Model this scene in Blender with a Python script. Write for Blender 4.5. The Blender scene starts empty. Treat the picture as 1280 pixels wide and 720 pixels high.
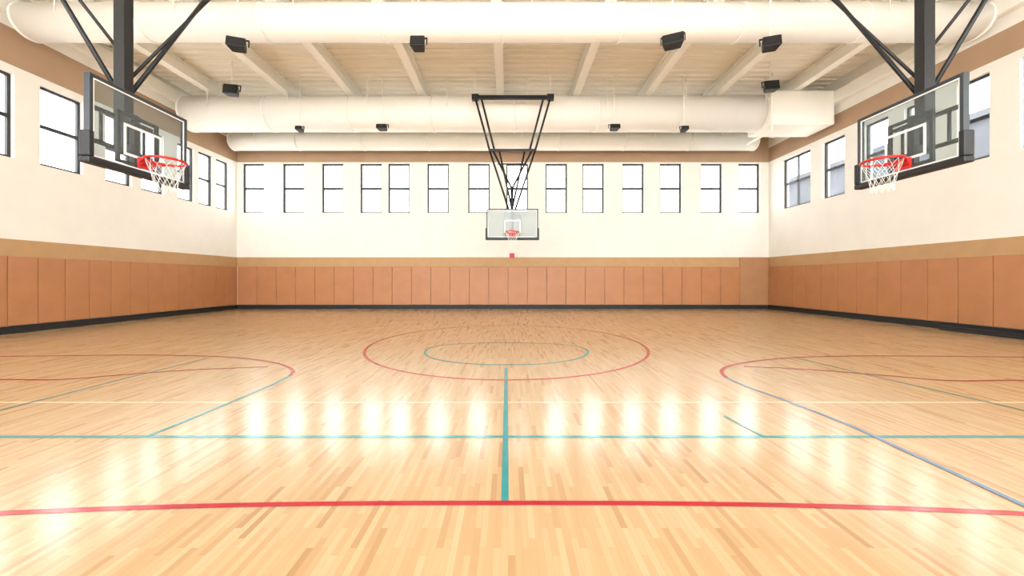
import bpy, bmesh, math, random
from mathutils import Vector, Matrix
random.seed(4)
F=460.0; H=1.42; CX=635.0; CY=349.0
XL=-13.0; XR=12.5; D=F/26.06; ZC=9.0; Y0=-8.0
def fl(px,py,z=0.0):
    d=F*(H-z)/(py-CY); return Vector(((px-CX)*d/F,d,z))
def lw(px): return -XL*F/(CX-px)
def rw(px): return XR*F/(px-CX)
def bw(px): return (px-CX)*D/F

# ---------------- materials
def mat(name,col,rough=.5,metal=0,noise=0.0,nscale=8,bump=0,coat=0):
    m=bpy.data.materials.new(name); m.use_nodes=True
    nt=m.node_tree; b=nt.nodes['Principled BSDF']
    b.inputs['Roughness'].default_value=rough; b.inputs['Metallic'].default_value=metal
    if coat: b.inputs['Coat Weight'].default_value=coat
    c=(*col,1)
    b.inputs['Base Color'].default_value=c
    tc=nt.nodes.new('ShaderNodeTexCoord'); n=nt.nodes.new('ShaderNodeTexNoise')
    n.inputs['Scale'].default_value=nscale; n.inputs['Detail'].default_value=4
    nt.links.new(tc.outputs['Object'],n.inputs['Vector'])
    if noise>0:
        r=nt.nodes.new('ShaderNodeValToRGB')
        r.color_ramp.elements[0].position=.3; r.color_ramp.elements[1].position=.7
        r.color_ramp.elements[0].color=(*[max(0,x*(1-noise)) for x in col],1)
        r.color_ramp.elements[1].color=(*[min(1,x*(1+noise*.5)) for x in col],1)
        nt.links.new(n.outputs['Fac'],r.inputs['Fac']); nt.links.new(r.outputs['Color'],b.inputs['Base Color'])
    if bump>0:
        bp=nt.nodes.new('ShaderNodeBump'); bp.inputs['Strength'].default_value=bump; bp.inputs['Distance'].default_value=.01
        nt.links.new(n.outputs['Fac'],bp.inputs['Height']); nt.links.new(bp.outputs['Normal'],b.inputs['Normal'])
    return m
def glassmat(name,tint,gl=.12,refl=(1,1,1),white=0.0):
    m=bpy.data.materials.new(name); m.use_nodes=True; nt=m.node_tree; nt.nodes.clear()
    o=nt.nodes.new('ShaderNodeOutputMaterial'); t=nt.nodes.new('ShaderNodeBsdfTransparent'); g=nt.nodes.new('ShaderNodeBsdfGlossy')
    t.inputs['Color'].default_value=(*tint,1); g.inputs['Roughness'].default_value=.03
    mx=nt.nodes.new('ShaderNodeMixShader'); lw_=nt.nodes.new('ShaderNodeLayerWeight'); lw_.inputs['Blend'].default_value=gl
    nt.links.new(lw_.outputs['Fresnel'],mx.inputs[0]); nt.links.new(t.outputs[0],mx.inputs[1]); nt.links.new(g.outputs[0],mx.inputs[2])
    if white>0:
        d=nt.nodes.new('ShaderNodeBsdfDiffuse'); d.inputs['Color'].default_value=(.8,.85,.85,1)
        m2=nt.nodes.new('ShaderNodeMixShader'); m2.inputs[0].default_value=white
        nt.links.new(mx.outputs[0],m2.inputs[1]); nt.links.new(d.outputs[0],m2.inputs[2]); nt.links.new(m2.outputs[0],o.inputs[0])
    else: nt.links.new(mx.outputs[0],o.inputs[0])
    return m
M_wall=mat('painted_wall',(.86,.835,.765),.75,noise=.03,nscale=1.5,bump=.05)
M_tan=mat('tan_band_paint',(.48,.295,.135),.6,noise=.06,nscale=3)
M_brown=mat('brown_band_paint',(.42,.275,.17),.7,noise=.06,nscale=2)
M_pad=mat('vinyl_pad',(.46,.205,.085),.45,noise=.08,nscale=2,bump=.08)
M_padd=mat('door_panel_paint',(.42,.22,.105),.5,noise=.06,nscale=2)
M_black=mat('black_rubber',(.008,.010,.012),.6,noise=.2)
M_steel=mat('black_painted_steel',(.005,.007,.009),.45,noise=.2)
M_frame=mat('dark_window_frame',(.025,.03,.035),.4,noise=.1)
M_bframe=mat('board_frame_steel',(.03,.04,.05),.35,noise=.1)
M_ceil=mat('ceiling_deck_paint',(.90,.85,.73),.6,noise=.02,nscale=2)
M_beam=mat('beam_paint',(.97,.95,.87),.55,noise=.02)
M_duct=mat('duct_paint',(.94,.915,.84),.45,noise=.02,nscale=2)
M_red=mat('red_line_paint',(.42,.005,.018),.18,noise=.1,nscale=6)
M_teal=mat('teal_line_paint',(.02,.26,.28),.18,noise=.1,nscale=6)
M_blue=mat('blue_line_paint',(.12,.22,.36),.18,noise=.1,nscale=6)
M_white=mat('white_line_paint',(.72,.58,.40),.18,noise=.04,nscale=6)
M_rim=mat('rim_red_steel',(.60,.010,.010),.35,noise=.1)
M_net=mat('net_cord',(.85,.85,.82),.8,noise=.05)
M_wpaint=mat('white_target_paint',(.9,.9,.9),.5,noise=.03)
M_wg=glassmat('window_glass',(.97,.98,.98),.05)
M_bg=glassmat('backboard_glass',(.80,.86,.88),.12,white=.06)
M_bgc=glassmat('backboard_frosted_glass',(.66,.72,.72),.12,white=.30)
M_ext=mat('exterior_concrete',(.08,.085,.095),.8,noise=.2,nscale=.7)
M_bounce=mat('exterior_ground',(.78,.77,.74),.9,noise=.1,nscale=.7)  # unseen ground, colour lightened to bounce skylight up to the ceiling

def floor_mat():
    m=bpy.data.materials.new('maple_strip_floor'); m.use_nodes=True; nt=m.node_tree; L=nt.links
    b=nt.nodes['Principled BSDF']
    tc=nt.nodes.new('ShaderNodeTexCoord'); sp=nt.nodes.new('ShaderNodeSeparateXYZ'); cb=nt.nodes.new('ShaderNodeCombineXYZ')
    L.new(tc.outputs['Object'],sp.inputs[0]); L.new(sp.outputs['Y'],cb.inputs['X']); L.new(sp.outputs['X'],cb.inputs['Y'])
    br=nt.nodes.new('ShaderNodeTexBrick'); L.new(cb.outputs[0],br.inputs['Vector'])
    br.inputs['Scale'].default_value=1; br.inputs['Brick Width'].default_value=.42; br.inputs['Row Height'].default_value=.038
    br.inputs['Mortar Size'].default_value=.0009; br.inputs['Mortar Smooth'].default_value=.3
    br.inputs['Color1'].default_value=(0,0,0,1); br.inputs['Color2'].default_value=(1,1,1,1); br.inputs['Mortar'].default_value=(.5,.5,.5,1)
    br.offset=.37; br.offset_frequency=2; br.squash=.8; br.squash_frequency=3
    r=nt.nodes.new('ShaderNodeValToRGB'); e=r.color_ramp.elements
    e[0].position=0; e[0].color=(.40,.235,.115,1); e[1].position=1; e[1].color=(.555,.405,.235,1)
    for p,c in ((.06,(.445,.28,.14,1)),(.15,(.485,.32,.168,1)),(.5,(.515,.355,.192,1)),(.8,(.54,.38,.215,1))):
        k=e.new(p); k.color=c
    L.new(br.outputs['Color'],r.inputs['Fac'])
    n=nt.nodes.new('ShaderNodeTexNoise'); mp=nt.nodes.new('ShaderNodeMapping'); mp.inputs['Scale'].default_value=(60,2.5,1)
    L.new(tc.outputs['Object'],mp.inputs[0]); L.new(mp.outputs[0],n.inputs['Vector']); n.inputs['Scale'].default_value=1; n.inputs['Detail'].default_value=5
    mr=nt.nodes.new('ShaderNodeMapRange'); mr.inputs['To Min'].default_value=.93; mr.inputs['To Max'].default_value=1.06
    L.new(n.outputs['Fac'],mr.inputs['Value'])
    mx=nt.nodes.new('ShaderNodeVectorMath'); mx.operation='SCALE'
    L.new(r.outputs['Color'],mx.inputs[0]); L.new(mr.outputs['Result'],mx.inputs['Scale'])
    mm=nt.nodes.new('ShaderNodeMixRGB'); mm.inputs['Color2'].default_value=(.34,.20,.10,1)
    ms=nt.nodes.new('ShaderNodeMath'); ms.operation='MULTIPLY'; ms.inputs[1].default_value=.4
    L.new(br.outputs['Fac'],ms.inputs[0]); L.new(ms.outputs[0],mm.inputs['Fac']); L.new(mx.outputs[0],mm.inputs['Color1'])
    L.new(mm.outputs[0],b.inputs['Base Color'])
    n2=nt.nodes.new('ShaderNodeTexNoise'); n2.inputs['Scale'].default_value=1.3; L.new(tc.outputs['Object'],n2.inputs['Vector'])
    m2=nt.nodes.new('ShaderNodeMapRange'); m2.inputs['To Min'].default_value=.15; m2.inputs['To Max'].default_value=.21
    L.new(n2.outputs['Fac'],m2.inputs['Value']); L.new(m2.outputs['Result'],b.inputs['Roughness'])
    b.inputs['IOR'].default_value=1.55
    return m
M_floor=floor_mat()

# ---------------- mesh helpers
class B:
    def __init__(s): s.bm=bmesh.new()
    def hexa(s,v,mi=0):
        vs=[s.bm.verts.new(p) for p in v]
        for f in ((0,3,2,1),(4,5,6,7),(0,1,5,4),(1,2,6,5),(2,3,7,6),(3,0,4,7)):
            s.bm.faces.new([vs[i] for i in f]).material_index=mi
    def box(s,a,b,mi=0):
        x0,y0,z0=a; x1,y1,z1=b
        s.hexa([(x0,y0,z0),(x1,y0,z0),(x1,y1,z0),(x0,y1,z0),(x0,y0,z1),(x1,y0,z1),(x1,y1,z1),(x0,y1,z1)],mi)
    def tube(s,p,q,r,mi=0,n=10,r2=None,cap=True):
        p=Vector(p);q=Vector(q); d=(q-p).normalized(); r2=r if r2 is None else r2
        u=d.orthogonal().normalized(); w=d.cross(u)
        A=[];C=[]
        for i in range(n):
            a=2*math.pi*(i+.5)/n; o=u*math.cos(a)+w*math.sin(a)
            A.append(s.bm.verts.new(p+o*r)); C.append(s.bm.verts.new(q+o*r2))
        for i in range(n):
            f=s.bm.faces.new((A[i],A[(i+1)%n],C[(i+1)%n],C[i])); f.material_index=mi; f.smooth=n>5
        if cap:
            s.bm.faces.new(A[::-1]).material_index=mi; s.bm.faces.new(C).material_index=mi
    def beam(s,p,q,w,h,mi=0):
        """rectangular member along p->q"""
        p=Vector(p);q=Vector(q); d=(q-p).normalized()
        up=Vector((0,0,1)) if abs(d.z)<.95 else Vector((0,1,0))
        u=d.cross(up).normalized()*w/2; v=u.cross(d).normalized()*h/2
        s.hexa([p-u-v,p+u-v,q+u-v,q-u-v,p-u+v,p+u+v,q+u+v,q-u+v],mi)
    def torus(s,c,R,r,mi=0,n=32,k=8):
        c=Vector(c); g=[]
        for i in range(n):
            a=2*math.pi*i/n; row=[]
            for j in range(k):
                b=2*math.pi*j/k
                row.append(s.bm.verts.new(c+Vector(((R+r*math.cos(b))*math.cos(a),(R+r*math.cos(b))*math.sin(a),r*math.sin(b)))))
            g.append(row)
        for i in range(n):
            for j in range(k):
                f=s.bm.faces.new((g[i][j],g[(i+1)%n][j],g[(i+1)%n][(j+1)%k],g[i][(j+1)%k])); f.smooth=True; f.material_index=mi
    def done(s,name,mats,parent=None,bevel=0,T=None):
        if T is not None: s.bm.transform(T)
        bmesh.ops.recalc_face_normals(s.bm,faces=s.bm.faces)
        me=bpy.data.meshes.new(name); s.bm.to_mesh(me); s.bm.free()
        for m in (mats if isinstance(mats,(list,tuple)) else [mats]): me.materials.append(m)
        o=bpy.data.objects.new(name,me); bpy.context.scene.collection.objects.link(o)
        if parent is not None:
            o.parent=parent; o.matrix_parent_inverse=Matrix.Translation(-parent.location)
        if bevel:
            mo=o.modifiers.new('bevel','BEVEL'); mo.width=bevel; mo.segments=2; mo.limit_method='ANGLE'
        return o
def empty(name,loc):
    e=bpy.data.objects.new(name,None); e.location=loc; e.empty_display_size=.3
    bpy.context.scene.collection.objects.link(e); return e

# ---------------- room shell
b=B(); b.box((XL-.3,Y0,-.2),(XR+.3,D+.3,0)); b.done('floor',M_floor)
WZ=(4.60,6.97)
back_w=[303,353,402,450,485,534,585,633,682,728,778,825,876,923]
back_h=[(bw(p),bw(p+27)) for p in back_w]
left_h=[(-6.6,-5.4),(-4.8,-3.6),(-2.8,-1.6),(-.6,.6),(1.3,2.5),(3.2,4.4),(5.1,6.3),(lw(-55),lw(18)),(lw(50),lw(104)),(lw(132),lw(165)),(lw(177),lw(205)),(lw(222),lw(243)),(lw(248),lw(266)),(lw(270),lw(286))]
right_h=[(-6.6,-5.4),(-4.8,-3.6),(-2.8,-1.6),(-.6,.6),(1.3,2.5),(3.2,4.4),(5.3,6.5),(rw(1345),rw(1275)),(rw(1237),rw(1196)),(rw(1165),rw(1130)),(rw(1110),rw(1080)),(rw(1056),rw(1028)),(rw(1013),rw(978))]
SZ=(4.60,6.82)
def wall(name,axis,a,bb,u0,u1,holes,hz,brown):
    us=sorted({u0,u1,*[x for h in holes for x in h]}); zs=sorted({0,2.02,2.47,hz[0],hz[1],7.03,brown,ZC})
    B_=B()
    for i in range(len(us)-1):
        for j in range(len(zs)-1):
            um=(us[i]+us[i+1])/2; zm=(zs[j]+zs[j+1])/2
            if hz[0]<zm<hz[1] and any(h[0]<um<h[1] for h in holes): continue
            mi=1 if 2.02<zm<2.47 else (2 if 7.03<zm<brown else 0)
            if axis=='x': B_.box((a,us[i],zs[j]),(bb,us[i+1],zs[j+1]),mi)
            else: B_.box((us[i],a,zs[j]),(us[i+1],bb,zs[j+1]),mi)
    return B_.done(name,[M_wall,M_tan,M_brown])
wall('wall_back','y',D,D+.3,XL-.3,XR+.3,back_h,WZ,8.3)
wall('wall_left','x',XL-.3,XL,Y0,D,left_h,SZ,8.0)
wall('wall_right','x',XR,XR+.3,Y0,D,right_h,SZ,7.7)
# windows
wn=0
def window(axis,pos,u0,u1,z0,z1,out,vm=False):
    global wn; wn+=1
    B_=B(); fw=.07; zm=(z0+z1)/2
    p0=pos+out*.10; p1=pos+out*.17
    a,c=min(p0,p1),max(p0,p1); gm=(a+c)/2
    def bx(ua,ub,za,zb,pa,pb,mi):
        if axis=='y': B_.box((ua,pa,za),(ub,pb,zb),mi)
        else: B_.box((pa,ua,za),(pb,ub,zb),mi)
    bx(u0,u0+fw,z0,z1,a,c,0); bx(u1-fw,u1,z0,z1,a,c,0)
    bx(u0+fw,u1-fw,z0,z0+fw,a,c,0); bx(u0+fw,u1-fw,z1-fw,z1,a,c,0)
    bx(u0+fw,u1-fw,zm-.05,zm+.05,a,c,0)
    if vm: bx((u0+u1)/2-.03,(u0+u1)/2+.03,z0+fw,z1-fw,a,c,0)
    bx(u0+fw,u1-fw,z0+fw,zm-.05,gm-.006,gm+.006,1); bx(u0+fw,u1-fw,zm+.05,z1-fw,gm-.006,gm+.006,1)
    B_.done('window_%d'%wn,[M_frame,M_wg])
for h in back_h: window('y',D,*h,*WZ,1)
for h in left_h: window('x',XL,*h,*SZ,-1)
for i,h in enumerate(right_h): window('x',XR,*h,*SZ,1,vm=(i==12))
# ceiling deck with ribs
b=B(); b.box((XL-.3,Y0,ZC+.05),(XR+.3,D+.3,ZC+.25))
y=Y0+.1
while y<D-.2:
    b.hexa([(XL,y,ZC),(XR,y,ZC),(XR,y+.14,ZC),(XL,y+.14,ZC),(XL,y-.03,ZC+.05),(XR,y-.03,ZC+.05),(XR,y+.17,ZC+.05),(XL,y+.17,ZC+.05)]); y+=.30
b.done('ceiling',M_ceil)
# joists (I beams)
for x in (-11.4,-8.55,-6.1,-3.35,-.3,2.65,5.42,8.1,10.9):
    b=B(); b.box((x-.14,Y0,8.56),(x+.14,D,8.60)); b.box((x-.02,Y0,8.60),(x+.02,D,8.96)); b.box((x-.14,Y0,8.96),(x+.14,D,9.0))
    b.done('ceiling_beam',M_beam)
b=B(); b.box((XL,Y0,8.3),(XL+.22,D-.3,8.75)); b.done('trim_1',M_beam,bevel=.02)
b=B(); b.box((XR-.22,Y0,8.05),(XR,D-.3,8.5)); b.done('trim_2',M_beam,bevel=.02)
# ducts
def duct(y,z,r,x0,x1,name='air_duct'):
    e=empty(name,(0,y,z)); b=B(); b.tube((x0,y,z),(x1,y,z),r,n=48); b.done('duct_body',M_duct,e)
    b=B(); x=x0+.02
    while x<x1+.01:
        b.tube((x-.035,y,z),(x+.035,y,z),r+.015,n=48); x+=(x1-x0-.04)/max(1,round((x1-x0)/3.1))
    b.done('duct_flanges',M_duct,e)
    b=B(); x=x0+1.2
    while x<x1:
        for s in (-1,1): b.tube((x,y+s*(r+.015),z),(x,y+s*(r+.015),ZC),.012,n=6)
        x+=3.0
    b.done('duct_hangers',M_beam,e)
    return e
k=F/9.7
duct(9.7,H+(349-29)/k,.44,-12.6,12.3)
k=F/14.5
e=duct(14.5,H+(349-143)/k,.66,-12.5,9.85)
b=B(); zc=H+(349-143)/k
b.box((9.85,13.85,zc-.66),(12.3,15.15,zc+.62)); b.done('duct_plenum',M_duct,e,bevel=.04)
b=B(); b.tube((9.75,13.6,zc-1.0),(9.75,13.6,zc+1.1),.05); b.tube((9.75,13.6,zc-1.0),(9.75,15,zc-1.0),.05); b.done('duct_pipe',M_duct,e)
k=F/16.9
duct(16.9,H+(349-177)/k,.40,-12.6,11.3)

# wall pads
def pads(name,axis,pos,out,edges,mi_mat=M_pad):
    b=B(); t=.06
    for i in range(len(edges)-1):
        a,c=edges[i]+.006,edges[i+1]-.006
        p,q=sorted((pos,pos+out*t))
        if axis=='y': b.box((a,p,.2),(c,q,2.02))
        else: b.box((p,a,.2),(q,c,2.02))
    b.done(name,mi_mat,bevel=.015)
ed=[bw(298)+i*(bw(924)-bw(298))/26 for i in range(27)]
pads('wall_padding','y',D,-1,ed)
b=B(); b.box((bw(924)+.006,D-.05,.18),(XR-.02,D,2.47)); b.done('trim_3',M_padd,bevel=.01)
n=int((D-.1-Y0)/.62)
pads('wall_padding','x',XL,1,[D-.07-.62*i for i in range(n,-1,-1)])
pads('wall_padding','x',XR,-1,[D-.07-.74*i for i in range(int((D-.1-Y0)/.74),-1,-1)])
b=B(); b.box((XL,D-.08,0),(XR,D,.19)); b.done('baseboard_back',M_black)
b=B(); b.box((XL,Y0,0),(XL+.08,D-.08,.19)); b.done('baseboard_left',M_black)
b=B(); b.box((XR-.08,Y0,0),(XR,D-.08,.19)); b.done('baseboard_right',M_black)
# low black rail resting at right wall
b=B(); y1=rw(1192); b.box((XR-.42,4,0.0),(XR-.12,y1,.05)); b.box((XR-.40,4,.05),(XR-.30,y1,.12)); b.done('floor_track_rail',M_black,bevel=.01)
# small wall box
b=B(); b.box((bw(637),D-.13,2.44),(bw(643),D-.0,2.66)); b.box((bw(638),D-.15,2.48),(bw(642),D-.13,2.56)); b.done('fire_alarm_box',M_rim,bevel=.01)

# ---------------- court lines
def catmull(pts,n=10,closed=False):
    out=[]; N=len(pts)
    for i in range(N if closed else N-1):
        if closed: p=[pts[(i+j-1)%N] for j in range(4)]
        else: p=[pts[max(0,i-1)],pts[i],pts[i+1],pts[min(N-1,i+2)]]
        for k in range(n):
            t=k/n; out.append(.5*((2*p[1])+(p[2]-p[0])*t+(2*p[0]-5*p[1]+4*p[2]-p[3])*t*t+(3*p[1]-p[0]-3*p[2]+p[3])*t**3))
    if not closed: out.append(pts[-1])
    return out
zi=[.0012]
def line(name,pts,w,m,closed=False):
    zi[0]+=.0002; z=zi[0]; bm=bmesh.new(); L=[];R=[]; N=len(pts)
    for i,p in enumerate(pts):
        a=pts[(i-1)%N] if (closed or i>0) else p; c=pts[(i+1)%N] if (closed or i<N-1) else p
        d=(c-a); d.z=0; d.normalize(); nn=Vector((-d.y,d.x,0))*w/2
        L.append(bm.verts.new((p.x+nn.x,p.y+nn.y,z))); R.append(bm.verts.new((p.x-nn.x,p.y-nn.y,z)))
    for i in range(N if closed else N-1):
        j=(i+1)%N; bm.faces.new((R[i],R[j],L[j],L[i]))
    me=bpy.data.meshes.new(name); bm.to_mesh(me); bm.free(); me.materials.append(m)
    o=bpy.data.objects.new(name,me); bpy.context.scene.collection.objects.link(o)
def P(l): return [fl(*p) for p in l]
V=Vector
y5=fl(0,503).y; line('court_boundary_line',[V((-11.5,y5,0)),V((11.5,y5,0))],.045,M_white)
y4=fl(0,546).y; line('court_boundary_line',[V((-9,y4,0)),V((9,y4,0))],.05,M_teal)
line('court_center_line',[V((-.02,fl(0,629).y,0)),V((-.03,fl(0,460).y,0))],.048,M_teal)
dn,df=fl(0,475).y,fl(0,407).y; c=(dn+df)/2; r=(df-dn)/2
line('center_circle_line',[V((-.03+.97*r*math.cos(a*math.pi/60),c+r*math.sin(a*math.pi/60),0)) for a in range(120)],.055,M_red,True)
line('center_key_line',catmull(P([(531,441),(540,434),(565,430.5),(600,429),(633,428.5),(668,429),(705,431),(728,435),(735,440),(726,447),(700,452.5),(665,455.5),(633,456),(600,455.5),(565,452.5),(540,447.5)]),6,True),.05,M_teal,True)
y1=fl(0,629).y
line('three_point_line',[V((x/10,y1-.10*(abs(x/10)/3.05)**2.6,0)) for x in range(-42,43)],.046,M_red)
line('key_arc_line',catmull(P([(-200,447),(0,445.5),(150,444),(250,445),(310,448.5),(350,455),(366,463),(362,470)]),8),.055,M_red)
line('key_lane_line',catmull(P([(-200,476),(0,474.5),(75,474.5),(160,468),(240,462.5),(335,458.5)]),8),.05,M_red)
line('key_sweep_line',catmull(P([(362,470),(340,481),(300,498),(240,523),(183,546)]),8),.045,M_teal)
line('key_side_line',P([(-60,528),(262,447)]),.035,M_teal)
line('key_arc_line',catmull(P([(1480,448),(1280,446.5),(1120,445),(1020,446),(960,449.5),(915,456.5),(902,464),(908,472)]),8),.055,M_red)
line('key_lane_line',catmull(P([(1480,478),(1280,475.5),(1190,476),(1100,469),(1020,462.5),(930,458)]),8),.05,M_red)
line('key_sweep_line',catmull(P([(908,472),(930,482),(985,502),(1060,531),(1130,563),(1280,632),(1400,690)]),8),.045,M_blue)
line('key_side_line',P([(990,447),(1340,527)]),.035,M_teal)
line('volleyball_corner_line',P([(905,520),(955,546)]),.03,M_teal)

# ---------------- basketball hoops
def hoop(loc,face,w,h,side=None):
    """loc = centre of board bottom edge (world); local -Y faces play side"""
    e=empty('basketball_hoop',loc); T=Matrix.Translation(loc)@Matrix.Rotation(face,4,'Z')
    w2=w/2
    b=B(); b.box((-w2+.03,-.012,.03),(w2-.03,.012,h-.03)); b.done('backboard_glass',M_bgc if side is None else M_bg,e,T=T)
    f=.045
    b=B(); b.box((-w2,-.03,0),(-w2+f,.05,h)); b.box((w2-f,-.03,0),(w2,.05,h)); b.box((-w2+f,-.03,0),(w2-f,.05,f)); b.box((-w2+f,-.03,h-f),(w2-f,.05,h)); b.done('backboard_frame',M_bframe,e,T=T,bevel=.006)
    b=B(); yy=-.018
    def rect(x0,x1,z0,z1,t):
        b.box((x0,yy,z0),(x0+t,yy+.004,z1)); b.box((x1-t,yy,z0),(x1,yy+.004,z1)); b.box((x0+t,yy,z0),(x1-t,yy+.004,z0+t)); b.box((x0+t,yy,z1-t),(x1-t,yy+.004,z1))
    rect(-.28,.28,.2,.64,.035); rect(-w2+f,w2-f,f,h-f,.02)
    b.done('target_square',M_wpaint,e,T=T)
    # padding along bottom and lower corners
    b=B(); b.box((-w2-.03,-.06,-.05),(w2+.03,.08,.03)); b.box((-w2-.03,-.06,.03),(-w2+.035,.08,.36)); b.box((w2-.035,-.06,.03),(w2+.03,.08,.36)); b.done('edge_padding',M_steel,e,T=T,bevel=.015)
    rz=.19; R=.23; ry=-.11-R
    b=B(); b.torus((0,ry,rz),R,.019,n=40)
    b.box((-.10,-.05,rz-.12),(.10,-.02,rz+.03)); 
    b.hexa([(-.10,-.13,rz-.03),(.10,-.13,rz-.03),(.09,-.03,rz-.10),(-.09,-.03,rz-.10),(-.10,-.13,rz+.018),(.10,-.13,rz+.018),(.10,-.03,rz+.018),(-.10,-.03,rz+.018)])
    for s in (-1,1): b.tube((s*.08,-.05,rz-.04),(s*.19,ry+.13,rz-.005),.014)
    b.done('rim',M_rim,e,T=T)
    b=B(); n=12; rows=6; rr=[.225,.195,.165,.145,.13,.125]
    def npnt(i,j): a=2*math.pi*(i+.5*(j%2))/n; return Vector((rr[j]*math.cos(a),ry+rr[j]*math.sin(a),rz-.015-j*.085))
    for j in range(rows-1):
        for i in range(n):
            p=npnt(i,j)
            b.tube(p,npnt(i,j+1),.0022,n=5,cap=False)
            b.tube(p,npnt(i-1 if j%2==0 else i+1,j+1),.0022,n=5,cap=False)
    b.done('net',M_net,e,T=T)
    # back mounting frame
    b=B(); b.beam((-.30,.07,.12),(.30,.07,.12),.04,.04); b.beam((-.30,.07,.8),(.30,.07,.8),.04,.04)
    b.beam((-.28,.07,.1),(-.28,.07,.82),.04,.04); b.beam((.28,.07,.1),(.28,.07,.82),.04,.04)
    b.beam((0,.12,rz-.1),(0,.12,.85),.08,.08)
    b.done('mount_frame',M_steel,e,T=T)
    return e,T
# side hoops
yc=5.37; bwid=1.42; bh=1.10
for side in (-1,1):
    X=5.33 if side<0 else 5.80
    loc=Vector((side*X,yc,2.95)); face=math.radians(90 if side<0 else -90)
    e,T=hoop(loc,face,bwid,bh,side)
    mx=side*(X+.28); b=B()
    b.beam((mx,yc,3.25),(mx,yc,ZC),.16,.14); b.done('mast',M_steel,e,bevel=.01)
    b=B()
    b.tube((mx,yc,4.0),(mx,8.1,8.9),.03); b.tube((mx,yc,4.25),(mx-side*.35,8.1,8.9),.022)
    b.tube((mx+side*.02,yc,4.05),(mx+side*3.0,yc+.1,8.9),.032); b.tube((mx+side*.02,yc,4.7),(mx+side*3.0,yc-.5,8.9),.022)
    b.done('braces',M_steel,e)
    b=B(); b.beam((mx,yc,3.3),(side*(X+.1),yc,3.3),.12,.12); b.beam((mx,yc,3.75),(side*(X+.1),yc,3.75),.12,.12)
    for yy in (yc,8.1): b.beam((mx-.5,yy,8.93),(mx+.5,yy,8.93),.1,.12)
    b.beam((mx+side*2.5,yc,8.93),(mx+side*3.4,yc,8.93),.1,.12)
    b.done('mounting_arms',M_steel,e)
    b=B(); b.tube((mx,yc-.3,3.75),(mx,yc-.3,3.3),.02); b.tube((mx,yc+.3,3.75),(mx,yc+.3,3.3),.02)
    b.beam((mx,yc-.42,3.75),(mx,yc+.42,3.75),.05,.05); b.beam((mx,yc-.42,3.3),(mx,yc+.42,3.3),.05,.05)
    b.done('height_adjuster',M_steel,e)
# far hoop
d=F/36.0; xc=.15; loc=Vector((xc,d,2.83))
e,T=hoop(loc,0,1.80,1.03)
def Q(px,py,dd): return Vector(((px-CX)*dd/F,dd,H+(CY-py)*dd/F))
b=B(); d2=d+.12; d3=d+.45
b.tube(Q(640,268,d2),Q(640,234,d2),.05); b.done('mast',M_steel,e)
b=B()
b.beam(Q(590,122,d3),Q(691,122,d3),.10,.13)
b.beam(Q(611,188,d2),Q(669,188,d2),.09,.08)
for a,c in (((594,122),(612,188)),((602,124),(618,188)),((688,122),(669,188)),((679,124),(662,188))):
    b.tube(Q(*a,d3),Q(*c,d2),.036)
for a,c in (((612,188),(636,262)),((669,188),(644,262)),((616,188),(640,236)),((665,188),(640,236)),((624,188),(640,262)),((656,188),(640,262))):
    b.tube(Q(*a,d2),Q(*c,d2),.034)
b.tube(Q(622,205,d2),Q(658,205,d2),.022)
for px in (594,688):
    p=Q(px,122,d3); b.tube(p,(p.x,p.y,ZC),.012,mi=1); b.beam((p.x-.12,p.y,p.z),(p.x+.12,p.y,p.z),.16,.2)
b.done('support_frame',[M_steel,M_beam],e)

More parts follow.
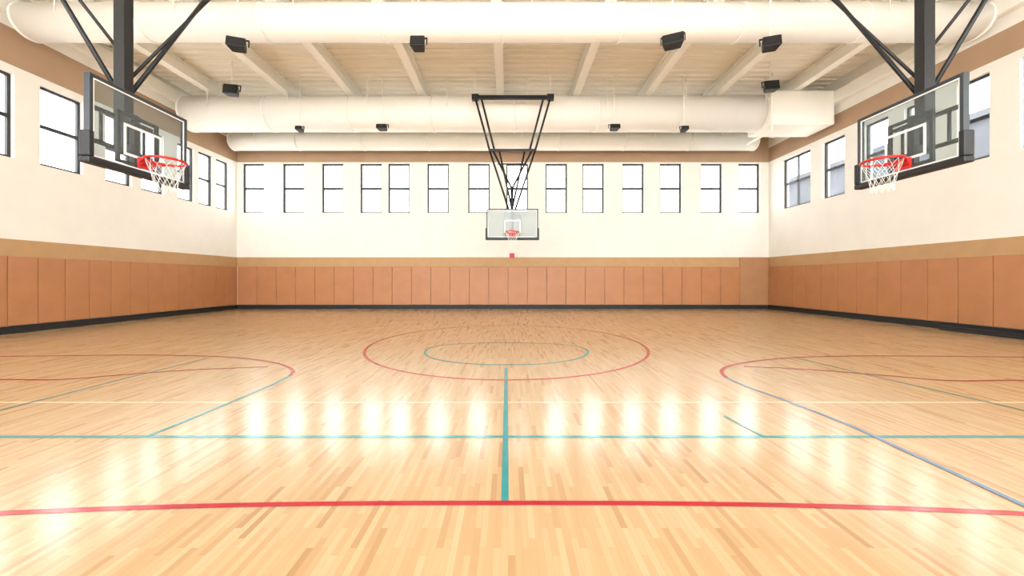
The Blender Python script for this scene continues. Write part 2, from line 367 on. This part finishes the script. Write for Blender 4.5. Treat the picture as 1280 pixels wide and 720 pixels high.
# ---------------- ceiling speakers / floodlights
def speaker(px,py,dd,w,h,yaw=0):
    p=Q(px,py,dd); e=empty('ceiling_speaker',p); T=Matrix.Translation(p)@Matrix.Rotation(yaw,4,'Z')@Matrix.Rotation(math.radians(-12),4,'X')
    b=B(); b.hexa([(-w/2,-.14,-h/2),(w/2,-.14,-h/2),(w*.36,.14,-h*.36),(-w*.36,.14,-h*.36),(-w/2,-.14,h/2),(w/2,-.14,h/2),(w*.36,.14,h*.36),(-w*.36,.14,h*.36)])
    b.done('cabinet',M_steel,e,bevel=.02,T=T)
    b=B(); b.box((-w*.43,-.155,-h*.42),(w*.43,-.14,h*.42)); b.done('grille',M_black,e,T=T)
    b=B(); 
    for s in (-1,1): b.beam((s*(w/2+.02),0,0),(s*(w/2+.02),0,h/2+.05),.02,.04)
    b.beam((-w/2-.03,0,h/2+.05),(w/2+.03,0,h/2+.05),.04,.02); b.done('yoke',M_steel,e,T=T)
    b=B(); b.tube(p+Vector((0,0,h/2+.04)),(p.x,p.y,ZC),.015); b.done('stem',M_beam,e)
for a in ((297,57,9.0,.42,.25,.3),(523,56,9.0,.36,.27,0),(841,53,9.0,.50,.27,-.4),(963,56,9.0,.40,.27,-.3),
          (290,114,12.8,.46,.36,.2),(963,109,12.8,.46,.34,-.2),(478,160,13.7,.40,.16,0),(768,160,13.7,.38,.16,0),(855,162,13.7,.26,.14,0),(375,162,13.7,.24,.14,0)):
    speaker(*a)

# ---------------- exterior
b=B(); b.box((-60,-40,-.6),(60,60,-.3)); b.done('exterior_ground',M_bounce)
b=B(); b.box((24,8,-.3),(34,34,9.5)); 
for i in range(6): b.box((23.8,9+i*4,4.5),(24,11+i*4,7.5),1)
b.box((23.7,8,9.5),(34.3,34,9.9)); b.done('neighboring_building',[M_ext,M_frame])

# ---------------- light
w=bpy.data.worlds.new('sky'); bpy.context.scene.world=w; w.use_nodes=True; nt=w.node_tree
bg=nt.nodes['Background']; bg.inputs['Strength'].default_value=8.1; bg.inputs['Color'].default_value=(.99,.99,1,1)
try:
    vs=bpy.context.scene.view_settings; vs.view_transform='Standard'; vs.look='None'
except Exception as ex: print(ex)
cam=bpy.data.cameras.new('camera'); co=bpy.data.objects.new('camera',cam); bpy.context.scene.collection.objects.link(co)
co.location=(0,0,H); co.rotation_euler=(math.radians(90),0,0)
cam.sensor_width=36; cam.lens=F/1280*36; cam.shift_x=(640-CX)/1280; cam.shift_y=-(360-CY)/1280; cam.clip_start=.05; cam.clip_end=300
bpy.context.scene.camera=co
